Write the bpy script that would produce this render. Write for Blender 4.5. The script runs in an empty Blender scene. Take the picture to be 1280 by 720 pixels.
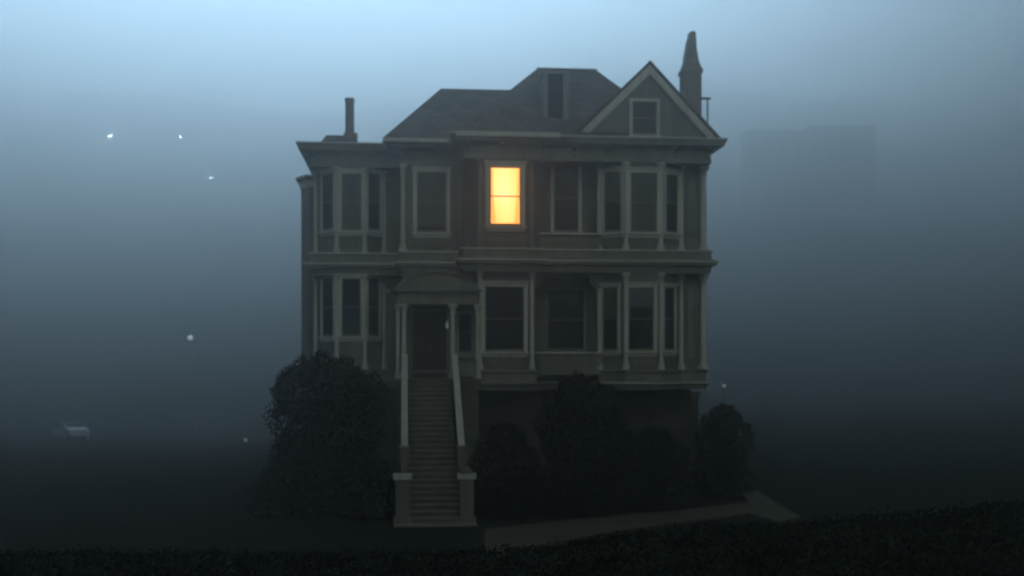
import bpy, bmesh, math, random
from mathutils import Vector, Matrix
random.seed(7)
R = math.radians
C = bpy.context.scene.collection
sc = bpy.context.scene
EXPO = 3.86

# ------------------------------------------------------------------ measuring aids
H = 4.56            # eye height
D = 40.0            # camera stands 40 m in front of the facade
F = 1440.0
HZ = 450.0
PSI = R(5.4)
c_, s_ = math.cos(PSI), math.sin(PSI)

def P(px, py, v):
    """photo measurement -> house-local (u, z) on the plane at depth v"""
    k = (px - 640) / F
    u = (k * (v * c_ + D) + v * s_) / (c_ - k * s_)
    Y = u * s_ + v * c_
    return u, H + (HZ - py) / F * (Y + D)
def U(px, v): return P(px, 0, v)[0]
def Z(px, py, v): return P(px, py, v)[1]
def W(px, py, d):
    """photo measurement -> world point at distance d from the camera"""
    return Vector(((px - 640) / F * d, d - D, H + (HZ - py) / F * d))

# ------------------------------------------------------------------ materials
def mat(name, col, rough=0.8, noise=0.0, scale=4.0, bump=0.0, spec=0.3, metal=0.0, streak=False, col2=None):
    m = bpy.data.materials.new(name); m.use_nodes = True
    nt = m.node_tree; n = nt.nodes; l = nt.links
    b = n['Principled BSDF']
    b.inputs['Roughness'].default_value = rough
    b.inputs['Specular IOR Level'].default_value = spec
    b.inputs['Metallic'].default_value = metal
    tc = n.new('ShaderNodeTexCoord')
    mp = n.new('ShaderNodeMapping')
    if streak: mp.inputs['Scale'].default_value = (3.0, 3.0, .35)
    l.new(tc.outputs['Object'], mp.inputs['Vector'])
    nz = n.new('ShaderNodeTexNoise'); nz.inputs['Scale'].default_value = scale
    nz.inputs['Detail'].default_value = 7; nz.inputs['Roughness'].default_value = .62
    l.new(mp.outputs[0], nz.inputs['Vector'])
    rp = n.new('ShaderNodeValToRGB')
    a = tuple(max(0, c * (1 - noise)) for c in col)
    z = col2 if col2 else tuple(min(1, c * (1 + noise * .7)) for c in col)
    rp.color_ramp.elements[0].position = .3; rp.color_ramp.elements[0].color = (*a, 1)
    rp.color_ramp.elements[1].position = .7; rp.color_ramp.elements[1].color = (*z, 1)
    l.new(nz.outputs['Fac'], rp.inputs['Fac'])
    l.new(rp.outputs['Color'], b.inputs['Base Color'])
    if bump:
        n2 = n.new('ShaderNodeTexNoise'); n2.inputs['Scale'].default_value = scale * 6
        n2.inputs['Detail'].default_value = 5
        l.new(tc.outputs['Object'], n2.inputs['Vector'])
        bp = n.new('ShaderNodeBump'); bp.inputs['Strength'].default_value = bump
        bp.inputs['Distance'].default_value = .02
        l.new(n2.outputs['Fac'], bp.inputs['Height']); l.new(bp.outputs[0], b.inputs['Normal'])
    return m

def shingles(name, col):
    m = mat(name, col, .9, .35, 1.6, .3)
    nt = m.node_tree; n = nt.nodes; l = nt.links; b = n['Principled BSDF']
    br = n.new('ShaderNodeTexBrick'); br.inputs['Scale'].default_value = 1
    br.inputs['Brick Width'].default_value = .3; br.inputs['Row Height'].default_value = .17
    br.inputs['Mortar Size'].default_value = .012
    br.inputs['Color1'].default_value = (1, 1, 1, 1); br.inputs['Color2'].default_value = (.6, .6, .6, 1)
    br.inputs['Mortar'].default_value = (.25, .25, .25, 1)
    tc = n.new('ShaderNodeTexCoord'); sp = n.new('ShaderNodeSeparateXYZ'); cb = n.new('ShaderNodeCombineXYZ')
    ad = n.new('ShaderNodeMath'); ad.operation = 'ADD'
    l.new(tc.outputs['Object'], sp.inputs[0]); l.new(sp.outputs['X'], ad.inputs[0]); l.new(sp.outputs['Y'], ad.inputs[1])
    l.new(ad.outputs[0], cb.inputs['X']); l.new(sp.outputs['Z'], cb.inputs['Y'])
    l.new(cb.outputs[0], br.inputs['Vector'])
    mx = n.new('ShaderNodeMix'); mx.data_type = 'RGBA'; mx.blend_type = 'MULTIPLY'; mx.inputs['Factor'].default_value = 1
    src = b.inputs['Base Color'].links[0].from_socket
    l.new(src, mx.inputs['A']); l.new(br.outputs['Color'], mx.inputs['B']); l.new(mx.outputs['Result'], b.inputs['Base Color'])
    return m

M = {}
M['siding'] = mat('siding_paint', (.135, .142, .128), .75, .35, .9, .15, streak=True)
M['trim'] = mat('trim_paint', (.42, .43, .40), .65, .22, 1.3, .1, streak=True)
M['trimdark'] = mat('dark_trim_paint', (.15, .155, .138), .7, .3, 1.1, .1, streak=True)  # darker grey copy of the trim paint
M['roof'] = shingles('roof_shingles', (.12, .105, .10))
M['brick'] = mat('chimney_render', (.16, .14, .125), .9, .3, 3, .5)
M['darkmetal'] = mat('dark_metal', (.05, .05, .05), .5, .2, 5, metal=.5)
M['dark'] = mat('opening_shade_black', (.006, .006, .006), 1, spec=0)
M['door'] = mat('door_wood', (.03, .022, .014), .5, .3, 3)
M['glass'] = mat('window_glass', (.014, .017, .016), .12, .3, .8, spec=.12)
M['blind'] = mat('blind_cloth', (.07, .075, .068), .9, .2, 2)
M['curtain'] = mat('grey_net_curtain', (.06, .065, .058), .5, .4, 3)
M['steps'] = mat('step_paint', (.10, .10, .085), .8, .4, 2.5, .2)
M['nosing'] = mat('pale_nosing', (.17, .168, .14), .8, .4, 2.5, .2)  # treads paler than the step bodies
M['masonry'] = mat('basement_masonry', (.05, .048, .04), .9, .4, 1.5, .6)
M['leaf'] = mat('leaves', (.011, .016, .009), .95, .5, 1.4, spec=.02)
M['bark'] = mat('bark', (.05, .04, .03), .9, .4, 8, .6)
M['soil'] = mat('soil', (.03, .028, .02), .95, .5, .7, .6)
M['grass'] = mat('hill_grass', (.014, .015, .010), 1, .5, .02, .6, spec=0)
M['concrete'] = mat('old_concrete', (.075, .066, .045), .95, .35, 1.2, .4, spec=.05)
M['asphalt'] = mat('asphalt', (.045, .045, .045), .9, .3, 2, .4)
M['car'] = mat('silver_paint', (.2, .22, .24), .5, .05, 2, metal=.3, spec=.6)
M['rubber'] = mat('tyre_rubber', (.02, .02, .02), .9, .2, 6)
M['chrome'] = mat('wheel_alloy', (.35, .35, .35), .35, .1, 6, metal=.9)
M['block'] = mat('pale_render', (.22, .21, .2), .9, .2, .1)

def emit(name, col, st):
    m = bpy.data.materials.new(name); m.use_nodes = True
    b = m.node_tree.nodes['Principled BSDF']
    b.inputs['Base Color'].default_value = (*[min(1, c * .6) for c in col], 1)
    b.inputs['Emission Color'].default_value = (*col, 1); b.inputs['Emission Strength'].default_value = st/2**EXPO
    return m

# ------------------------------------------------------------------ object helpers
def obj(name, bm, m, parent=None, smooth=False, kind=None):
    me = bpy.data.meshes.new(name)
    bmesh.ops.recalc_face_normals(bm, faces=bm.faces) if not smooth == 'keep' else None
    bm.to_mesh(me); bm.free()
    ms = m if isinstance(m, (list, tuple)) else [m]
    for x in ms: me.materials.append(x)
    if smooth is True: me.shade_smooth()
    o = bpy.data.objects.new(name, me); C.objects.link(o)
    if parent is not None: o.parent = parent
    if kind: o['kind'] = kind
    return o
def thing(name, label, cat, loc=(0, 0, 0), rz=0, group=None):
    o = bpy.data.objects.new(name, None); C.objects.link(o)
    o.empty_display_size = .3
    o.location = loc; o.rotation_euler = (0, 0, rz); o['label'] = label; o['category'] = cat
    if group: o['group'] = group
    return o
def dup(root, loc, label, rz=0):
    r = root.copy(); C.objects.link(r); r.location = loc; r.rotation_euler = (0, 0, rz); r['label'] = label
    for ch in list(root.children):
        k = ch.copy(); C.objects.link(k); k.parent = r
        for g in list(ch.children):
            q = g.copy(); C.objects.link(q); q.parent = k
    return r
def NB(): return bmesh.new()
def bx(bm, x0, x1, y0, y1, z0, z1, mi=0):
    vs = [bm.verts.new(p) for p in ((x0,y0,z0),(x1,y0,z0),(x1,y1,z0),(x0,y1,z0),(x0,y0,z1),(x1,y0,z1),(x1,y1,z1),(x0,y1,z1))]
    for f in ((0,1,5,4),(1,2,6,5),(2,3,7,6),(3,0,4,7),(4,5,6,7),(3,2,1,0)):
        fc = bm.faces.new([vs[i] for i in f]); fc.material_index = mi
def poly(bm, pts, mi=0):
    f = bm.faces.new([bm.verts.new(p) for p in pts]); f.material_index = mi; return f
def prism(bm, pts, ext):
    """closed solid from a planar loop swept by the vector ext"""
    e = Vector(ext); a = [bm.verts.new(p) for p in pts]; b = [bm.verts.new(Vector(p) + e) for p in pts]
    bm.faces.new(a); bm.faces.new(b[::-1]); n = len(a)
    for i in range(n): bm.faces.new((a[i], a[(i+1) % n], b[(i+1) % n], b[i]))
def lathe(bm, prof, cx, cy, n=14):
    rings = []
    for r, z in prof:
        rings.append([bm.verts.new((cx + r*math.cos(2*math.pi*i/n), cy + r*math.sin(2*math.pi*i/n), z)) for i in range(n)])
    for a, b in zip(rings, rings[1:]):
        for i in range(n): bm.faces.new((a[i], a[(i+1) % n], b[(i+1) % n], b[i]))
    bm.faces.new(rings[0][::-1]); bm.faces.new(rings[-1])
def tube(bm, pts, r0, r1=None, n=6):
    r1 = r0 if r1 is None else r1; rings = []
    for i, p in enumerate(pts):
        p = Vector(p); a = Vector(pts[max(0, i-1)]); b = Vector(pts[min(len(pts)-1, i+1)])
        d = (b - a).normalized(); q = d.orthogonal().normalized(); w = d.cross(q)
        r = r0 + (r1 - r0) * i / max(1, len(pts)-1)
        rings.append([bm.verts.new(p + (q*math.cos(2*math.pi*k/n) + w*math.sin(2*math.pi*k/n)) * r) for k in range(n)])
    for a, b in zip(rings, rings[1:]):
        for i in range(n): bm.faces.new((a[i], a[(i+1) % n], b[(i+1) % n], b[i]))
    bm.faces.new(rings[0][::-1]); bm.faces.new(rings[-1])

# plan polylines run left -> right, outward side faces the street
def nrm(a, b):
    dx, dy = b[0]-a[0], b[1]-a[1]; L = math.hypot(dx, dy); return (dy/L, -dx/L)
def offset(pts, d):
    out = []
    for i, p in enumerate(pts):
        if i == 0: n = nrm(pts[0], pts[1]); out.append((p[0]+n[0]*d, p[1]+n[1]*d)); continue
        if i == len(pts)-1: n = nrm(pts[-2], pts[-1]); out.append((p[0]+n[0]*d, p[1]+n[1]*d)); continue
        a, b = nrm(pts[i-1], p), nrm(p, pts[i+1])
        mx, my = a[0]+b[0], a[1]+b[1]; L2 = mx*mx+my*my
        k = min(2*d/max(L2, .5), 3*d) if d > 0 else 2*d/max(L2, .5)
        out.append((p[0]+mx*k, p[1]+my*k))
    return out
def molding(bm, pts, prof):
    """sweep a closed profile [(outset, z)] along the plan polyline with mitred corners"""
    rows = []
    for o_, z in prof:
        q = offset(pts, o_); rows.append([bm.verts.new((x, y, z)) for x, y in q])
    n = len(rows)
    for i in range(n):
        a, b = rows[i], rows[(i+1) % n]
        for j in range(len(pts)-1): bm.faces.new((a[j], a[j+1], b[j+1], b[j]))
    bm.faces.new([r[0] for r in rows]); bm.faces.new([r[-1] for r in rows][::-1])
def siding(bm, pts, z0, z1, step=.15, lip=.04):
    q0 = offset(pts, .018-lip); q1 = offset(pts, .018)
    z = z0
    while z < z1 - 1e-4:
        t = min(z + step, z1)
        for j in range(len(pts)-1):
            a, b, c, d = q1[j], q1[j+1], q0[j+1], q0[j]
            poly(bm, [(*a, z), (*b, z), (*c, t), (*d, t)])
            poly(bm, [(*q0[j], z), (*q0[j+1], z), (*b, z), (*a, z)])
        z = t
def on_seg(px, a, b):
    """where the sight line through column px meets the plan segment a-b: distance along it"""
    k = (px - 640) / F
    # X = u c - v s ; Y = u s + v c ; want X - k (Y + D) = 0
    g = lambda p: (p[0]*c_ - p[1]*s_) - k * (p[0]*s_ + p[1]*c_ + D)
    ga, gb = g(a), g(b); t = ga / (ga - gb)
    return t * math.hypot(b[0]-a[0], b[1]-a[1])
class Face:
    def __init__(s, a, b):
        s.a, s.b = a, b; L = math.hypot(b[0]-a[0], b[1]-a[1]); s.L = L
        s.d = ((b[0]-a[0])/L, (b[1]-a[1])/L); s.n = nrm(a, b)
    def pt(s, t, o, z): return (s.a[0]+s.d[0]*t+s.n[0]*o, s.a[1]+s.d[1]*t+s.n[1]*o, z)
    def box(s, bm, t0, t1, o0, o1, z0, z1):
        vs = [bm.verts.new(s.pt(*p)) for p in ((t0,o1,z0),(t1,o1,z0),(t1,o0,z0),(t0,o0,z0),(t0,o1,z1),(t1,o1,z1),(t1,o0,z1),(t0,o0,z1))]
        for f in ((0,1,5,4),(1,2,6,5),(2,3,7,6),(3,0,4,7),(4,5,6,7),(3,2,1,0)): bm.faces.new([vs[i] for i in f])
    def px(s, px): return on_seg(px, s.a, s.b)
    def z(s, px, py):
        t = s.px(px); p = s.pt(t, 0, 0); Y = p[0]*s_ + p[1]*c_
        return H + (HZ - py)/F*(Y + D)

# ================================================================== WORLD, LIGHT, CAMERA
GLOW = Vector((math.sin(R(-17))*math.cos(R(9)), math.cos(R(-17))*math.cos(R(9)), math.sin(R(9))))
FRONT = Vector((.15, -1, .30)).normalized()
FRONTCOL = (.30, .315, .245)
w = bpy.data.worlds.new("World"); sc.world = w; w.use_nodes = True
nt = w.node_tree; n = nt.nodes; l = nt.links
bg = n['Background']
sky = n.new('ShaderNodeTexSky'); sky.sky_type = 'NISHITA'; sky.sun_disc = False
sky.sun_elevation = R(7); sky.sun_rotation = R(0); sky.dust_density = .3; sky.ozone_density = 6; sky.air_density = 1.4
SKY_TINT = (.67, .905, 1.06, 1)
tc = n.new('ShaderNodeTexCoord')
dt = n.new('ShaderNodeVectorMath'); dt.operation = 'DOT_PRODUCT'; dt.inputs[1].default_value = GLOW
l.new(tc.outputs['Generated'], dt.inputs[0])
mr = n.new('ShaderNodeMapRange'); mr.interpolation_type = 'SMOOTHERSTEP'
mr.inputs['From Min'].default_value = .65; mr.inputs['From Max'].default_value = 1.0
mr.inputs['To Min'].default_value = .02; mr.inputs['To Max'].default_value = 1.0
l.new(dt.outputs['Value'], mr.inputs['Value'])
hs = n.new('ShaderNodeHueSaturation'); hs.inputs['Saturation'].default_value = .25
l.new(sky.outputs[0], hs.inputs['Color'])
mx = n.new('ShaderNodeMix'); mx.data_type = 'RGBA'; mx.blend_type = 'MULTIPLY'; mx.inputs['Factor'].default_value = 1
mx.inputs['B'].default_value = SKY_TINT
l.new(hs.outputs[0], mx.inputs['A'])
vm = n.new('ShaderNodeVectorMath'); vm.operation = 'SCALE'
l.new(mx.outputs['Result'], vm.inputs[0]); l.new(mr.outputs[0], vm.inputs['Scale'])
# a second, much weaker and greyer glow low behind the camera (fill added to brighten the facade)
d2 = n.new('ShaderNodeVectorMath'); d2.operation = 'DOT_PRODUCT'; d2.inputs[1].default_value = FRONT
l.new(tc.outputs['Generated'], d2.inputs[0])
m2 = n.new('ShaderNodeMapRange'); m2.interpolation_type = 'SMOOTHERSTEP'
m2.inputs['From Min'].default_value = .65; m2.inputs['From Max'].default_value = 1.0
m2.inputs['To Min'].default_value = 0; m2.inputs['To Max'].default_value = 1.0
l.new(d2.outputs['Value'], m2.inputs['Value'])
v2 = n.new('ShaderNodeVectorMath'); v2.operation = 'SCALE'; v2.inputs[0].default_value = FRONTCOL
l.new(m2.outputs[0], v2.inputs['Scale'])
va = n.new('ShaderNodeVectorMath'); va.operation = 'ADD'
l.new(vm.outputs[0], va.inputs[0]); l.new(v2.outputs[0], va.inputs[1])
l.new(va.outputs[0], bg.inputs['Color'])
bg.inputs['Strength'].default_value = .15

sun = bpy.data.lights.new('sun', 'SUN'); sun.energy = .0001; sun.angle = R(60); sun.color = (.75, .88, 1)
so = bpy.data.objects.new('sun', sun); C.objects.link(so)
so.rotation_euler = (-GLOW).to_track_quat('-Z', 'Y').to_euler()

cam = bpy.data.cameras.new('camera'); co = bpy.data.objects.new('camera', cam); C.objects.link(co)
co.location = (0, -D, H); co.rotation_euler = (R(90), 0, 0)
cam.sensor_width = 36; cam.lens = F/1280*36; cam.shift_y = 90/1280; cam.clip_end = 5000; cam.clip_start = .1
cam.dof.use_dof = True; cam.dof.focus_distance = 10.5; cam.dof.aperture_fstop = 1.4
sc.camera = co
sc.view_settings.view_transform = 'Standard'; sc.view_settings.look = 'None'
sc.view_settings.exposure = EXPO; sc.view_settings.gamma = 1
sc.cycles.use_denoising = True
sc.cycles.max_bounces = 8; sc.cycles.volume_bounces = 3; sc.cycles.diffuse_bounces = 3; sc.cycles.glossy_bounces = 2
sc.cycles.sample_clamp_indirect = 3

# ================================================================== TERRAIN
def sm(t): t = max(0, min(1, t)); return t*t*(3-2*t)
def bank(x):
    # bank added so the near ground stays dark, higher towards the right
    return 1.62 + .42*sm((x+1)/4.5) + .5*sm((x-3)/7)
def terr(x, y):
    d = y + D
    z = 0
    z -= 3*sm((-x-2)/16)*sm((d-25)/110)           # the ground falls away on the left behind the house
    z += 0
    e = d - 110 - 30*math.sin(x*.006+1)*0
    if e > 0:
        h = .009*min(e, 900)**1.5
        h *= 1 + .05*math.sin(x*.011+.5) + .02*math.sin(x*.031+d*.01)
        z += h - .1*max(0, e-900)
    z += bank(x)*sm((22-d)/5)
    return z
bm = NB()
xs = [-1990,-1200,-900,-700,-520,-400,-300,-230,-170,-130,-100,-75,-55,-42,-34,-28,-24,-20,-17,-14,-11,-8,-6,-5,-4,-3,-2,-1,0,1,2,3,4,5,6,7,9,12,16,20,25,31,40,55,75,100,130,170,230,300,400,520,700,900,1200,1990]
ys = [-78,-55,-48,-44,-40,-36,-32,-29,-27,-25,-24,-23,-22,-21,-20,-19,-18,-16,-12,-8,-4,0,4,8,12,16,20,25,30,36,44,52,60,68,76,84,95,110,125,145,170,200,235,275,320,370,420,475,530,590,650,720,800,900,980,1080,1200,1500,1990]
grid = [[bm.verts.new((x, y, terr(x, y))) for x in xs] for y in ys]
for j in range(len(ys)-1):
    for i in range(len(xs)-1):
        bm.faces.new((grid[j][i], grid[j][i+1], grid[j+1][i+1], grid[j+1][i]))
obj('ground', bm, M['grass'], smooth=True, kind='structure')

# haze
bm = NB(); bx(bm, -2000, 2000, -79, 2000, -12, 320)
hm = bpy.data.materials.new('haze_air'); hm.use_nodes = True
nn = hm.node_tree.nodes; nn.remove(nn['Principled BSDF'])
pv = nn.new('ShaderNodeVolumePrincipled'); pv.inputs['Color'].default_value = (.938,.955,.95,1)
pv.inputs['Density'].default_value = .005; pv.inputs['Anisotropy'].default_value = .88
hm.node_tree.links.new(pv.outputs[0], nn['Material Output'].inputs['Volume'])
hz = obj('haze', bm, hm, kind='stuff')

# ================================================================== HOUSE
house = thing('victorian_house', 'tall grey two-storey Victorian house with bay windows, front gable and one lit window', 'house', (0, 0, 0), PSI)
FLOOR = 3.75; BELT = 7.90; EAVE = 12.02
# plan points
LB = [(U(394,2.3),2.3),(U(421,1.35),1.35),(U(456,1.35),1.35),(U(480,2.1),2.1),(U(503,2.1),2.1)]     # left bay
MIDL = (U(503,2.1), .6)
MID = [(U(503,.6),.6),(U(577,.6),.6)]
LIT = [(U(577,.6),.6),(U(600,-.9),-.9),(U(664,-.9),-.9),(U(684,.55),.55)]
REC = [(U(684,.55),.55),(U(747,.55),.55)]
RB = [(U(749,.05),.05),(U(782,-.6),-.6),(U(826,-.6),-.6),(U(851,.05),.05),(U(880,.05),.05)]
RC = (U(880,.05), 10.5)
mid_l = (MID[0][0], 2.1)
upper = LB[:-1] + [(MID[0][0], 2.1), MID[0], MID[1], LIT[1], LIT[2], LIT[3], REC[1], (RB[0][0], .52), RB[0]] + RB[1:] + [RC]
# tidy: REC[1] and the side of the right bay
upper = LB[:-1] + [(MID[0][0], 2.1), MID[0], MID[1], LIT[1], LIT[2], LIT[3], (RB[0][0], .55), RB[0]] + RB[1:] + [RC]
backL = (LB[0][0], 10.5)
upper = [backL] + upper
LOWF = -.6
lowr = [(MID[1][0]+.0, .6), (U(600,LOWF)-.02, .6), (U(600,LOWF)-.02, LOWF), (U(668,LOWF), LOWF), (U(668,LOWF), .75), (RB[0][0], .75), RB[0]] + RB[1:] + [RC]
lower = [backL] + LB[:-1] + [(MID[0][0], 2.1), MID[0], (MID[1][0], .6)] + lowr[1:]

bm = NB()
siding(bm, upper, BELT, EAVE)
siding(bm, lower, FLOOR, BELT)
walls = obj('wall', bm, M['siding'], house)
# closing slab so light cannot pass through between the storeys and at the back
bm = NB()
bx(bm, backL[0], RC[0], 10.4, 10.5, 0, EAVE)
obj('rear_wall', bm, M['siding'], house)
bm = NB()
molding(bm, [(p[0], p[1]+.02) for p in upper[1:-1]], [(-.0, BELT-.02), (-.0, BELT+.0), (-1.5, BELT), (-1.5, BELT-.02)]) if False else None
poly(bm, [(x, y, BELT+.004) for x, y in upper] )
poly(bm, [(x, y, EAVE-.01) for x, y in upper] )
poly(bm, [(x, y, FLOOR) for x, y in lower] )
obj('floor_slab', bm, M['siding'], house)

# basement: set back, dark masonry
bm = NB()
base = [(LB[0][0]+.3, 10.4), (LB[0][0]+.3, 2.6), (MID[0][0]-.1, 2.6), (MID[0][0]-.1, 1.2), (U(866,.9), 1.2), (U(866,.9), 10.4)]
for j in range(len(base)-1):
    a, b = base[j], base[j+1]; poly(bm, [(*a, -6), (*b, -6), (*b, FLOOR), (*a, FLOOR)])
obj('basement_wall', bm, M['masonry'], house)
for px in (868,):
    bm = NB(); u = U(px, .1); bx(bm, u-.12, u+.12, .0, .24, 0, FLOOR-.3); bx(bm, u-.17, u+.17, -.05, .29, 0, .35); bx(bm, u-.16, u+.16, -.04, .28, FLOOR-.5, FLOOR-.3)
    obj('basement_post', bm, M['masonry'], house)

# belts and cornices run straight over the bays
ent = [backL, (LB[0][0]-.05, 1.30), (MID[0][0], 1.30), (MID[0][0], .55), (LIT[0][0]+.02, .55), (LIT[0][0]+.02, -.95), (LIT[2][0]+.25, -.95), (LIT[2][0]+.25, -.68), (RC[0], -.68), RC]
for z0, z1, nm in ((EAVE-.64, EAVE-.60, 'eave_soffit'), (BELT-.32, BELT-.28, 'belt_soffit'), (BELT+.40, BELT+.44, 'belt_top')):
    bm = NB(); prism(bm, [(x, y, z0) for x, y in ent], (0, 0, z1-z0)); obj(nm, bm, M['trimdark'], house)
bm = NB()
vis_u = ent[1:-1]
ext = ent
def dent(bm, pts, o0, o1, z0, z1, w_=.07, g=.09):
    for a, b in zip(pts, pts[1:]):
        f = Face(a, b); t = .06
        while t + w_ < f.L: f.box(bm, t, t+w_, o0, o1, z0, z1); t += w_+g
# eave cornice + frieze
molding(bm, ext, [(.0,EAVE-.65),(.05,EAVE-.65),(.05,EAVE-.5),(.035,EAVE-.49),(.035,EAVE-.22),(.14,EAVE-.16),(.42,EAVE-.10),(.44,EAVE-.02),(.50,EAVE+.10),(.50,EAVE+.16),(0,EAVE+.16)])
dent(bm, vis_u, .035, .10, EAVE-.30, EAVE-.21)
obj('cornice', bm, M['trimdark'], house)
bm = NB(); molding(bm, ext, [(.503,EAVE+.105),(.515,EAVE+.105),(.515,EAVE+.155),(.503,EAVE+.155)]); obj('cornice_strip', bm, M['trim'], house)  # thin pale strip along the cornice's top edge
bm = NB()
molding(bm, ext, [(0,BELT-.33),(.03,BELT-.33),(.06,BELT-.12),(.20,BELT-.08),(.22,BELT-.0),(.25,BELT+.03),(.25,BELT+.07),(.06,BELT+.16),(.06,BELT+.40),(.10,BELT+.41),(.10,BELT+.46),(0,BELT+.47)])
dent(bm, vis_u, .05, .12, BELT-.2, BELT-.12)
obj('belt_course', bm, M['trimdark'], house)
bm = NB(); molding(bm, ext, [(.253,BELT+.025),(.27,BELT+.025),(.27,BELT+.075),(.253,BELT+.075)]); molding(bm, ext, [(.103,BELT+.41),(.12,BELT+.41),(.12,BELT+.455),(.103,BELT+.455)]); obj('belt_strip', bm, M['trim'], house)
bm = NB()
molding(bm, lower, [(0,FLOOR-.22),(.06,FLOOR-.22),(.08,FLOOR-.05),(.24,FLOOR-.02),(.24,FLOOR+.04),(.05,FLOOR+.08),(.05,FLOOR+.36),(.11,FLOOR+.38),(.11,FLOOR+.44),(0,FLOOR+.47)])
obj('water_table', bm, M['trimdark'], house)
bm = NB(); molding(bm, lower[-9:], [(.243,FLOOR-.01),(.26,FLOOR-.01),(.26,FLOOR+.035),(.243,FLOOR+.035)]); obj('water_table_strip', bm, M['trim'], house)
# the loggia roof beam across the recess upstairs and downstairs
for (fz, name) in ((EAVE, 'u'), (BELT, 'l')):
    bm = NB()
    x0, x1 = LIT[2][0]+.1, RB[0][0]+.05
    top = fz-.2 if fz == EAVE else fz-.3
    # spandrel with two quarter brackets leaving an arched opening
    y0 = -.10
    pts = [(x0, y0, top), (x0, y0, top-.55)]
    for k in range(7):
        a = k/6*math.pi/2; pts.append((x0+.10+.30*math.sin(a), y0, top-.55+.36*(1-math.cos(a))*1.1))
    m_ = [(x0+x1-p[0], p[1], p[2]) for p in pts[::-1]]
    prism(bm, pts + m_, (0, .12, 0))
    obj('arched_spandrel', bm, M['trimdark'], house)
    zs = Z(706, 291, -.1) if fz == EAVE else Z(706, 440, -.1); zb = BELT+.46 if fz == EAVE else FLOOR+.4
    bm = NB(); siding(bm, [(x0, -.1), (x1, -.1)], zb-.1, zs-.06); obj('parapet', bm, M['siding'], house)
    bm = NB(); bx(bm, x0, x1, -.17, .02, zs-.06, zs); obj('parapet_coping', bm, M['trim'], house)
# corner boards and colonnettes
def colonnette(u, v, z0, z1, r=.075, m='trim', nm='corner_column'):
    bm = NB()
    h = z1-z0
    lathe(bm, [(r*1.7,z0),(r*1.7,z0+.12),(r*1.25,z0+.15),(r*1.35,z0+.22),(r,z0+.26),(r*1.0,z0+h*.5),(r*.86,z1-.36),(r*1.15,z1-.34),(r*1.15,z1-.30),(r*.9,z1-.28),(r*1.2,z1-.16),(r*1.9,z1-.08),(r*1.9,z1)], u, v, 12)
    return obj(nm, bm, M[m], house, smooth=False)
UZ0, UZ1 = BELT+.44, EAVE-.64
LZ0, LZ1 = FLOOR+.47, BELT-.32
for (u, v) in (LB[1], LB[2], LB[3], (LB[0][0]+.02, LB[0][1]-.02)):
    colonnette(u, v-.05, UZ0, UZ1, .07); colonnette(u, v-.05, LZ0, LZ1, .07)
for (u, v), mm in (((MID[0][0]+.02, .58), 'trim'), (LIT[1], 'trimdark'), (LIT[2], 'trimdark')):
    colonnette(u, v-.04, UZ0, UZ1, .085, mm)
for (u, v) in (RB[0], RB[1], RB[2], RB[3]):
    colonnette(u, v-.03, UZ0, UZ1, .085); colonnette(u, v-.03, LZ0, LZ1, .085)
u, v = RB[4]
for z0, z1 in ((UZ0, UZ1), (LZ0, LZ1)): colonnette(u-.04, v-.05, z0, z1, .12)
for (u, v) in ((U(600,LOWF), LOWF), (U(665,LOWF), LOWF)): colonnette(u, v-.03, LZ0, LZ1, .07)

# eave brackets: one mesh, copied along the walls
def bracket_bm(w_=.12, dep=.34, h=.34):
    bm = NB()
    pts = [(0,0),(0,-h),(.06,-h),(.09,-h*.82),(.08,-h*.62),(.15,-h*.42),(.26,-h*.30),(dep,-h*.2),(dep,0)]
    prism(bm, [(-w_/2, -a, b) for a, b in pts], (w_, 0, 0))
    return bm
br0 = None
cnt = 0
for a, b in zip(vis_u, vis_u[1:]):
    f = Face(a, b)
    if f.L < .5 or f.n[1] > -.25: continue
    k = max(1, round(f.L/1.2))
    for i in range(k+1):
        if i == k and f.L > .9 and b is not vis_u[-1]: pass
        t = .08 + (f.L-.16)*i/k
        if br0 is None: br0 = o = obj('bracket', bracket_bm(), M['trimdark'], house)
        else: o = br0.copy(); C.objects.link(o); o.parent = house
        p = f.pt(t, .03, EAVE-.13); o.location = p; o.rotation_euler = (0, 0, math.atan2(f.d[1], f.d[0])); cnt += 1

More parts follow.
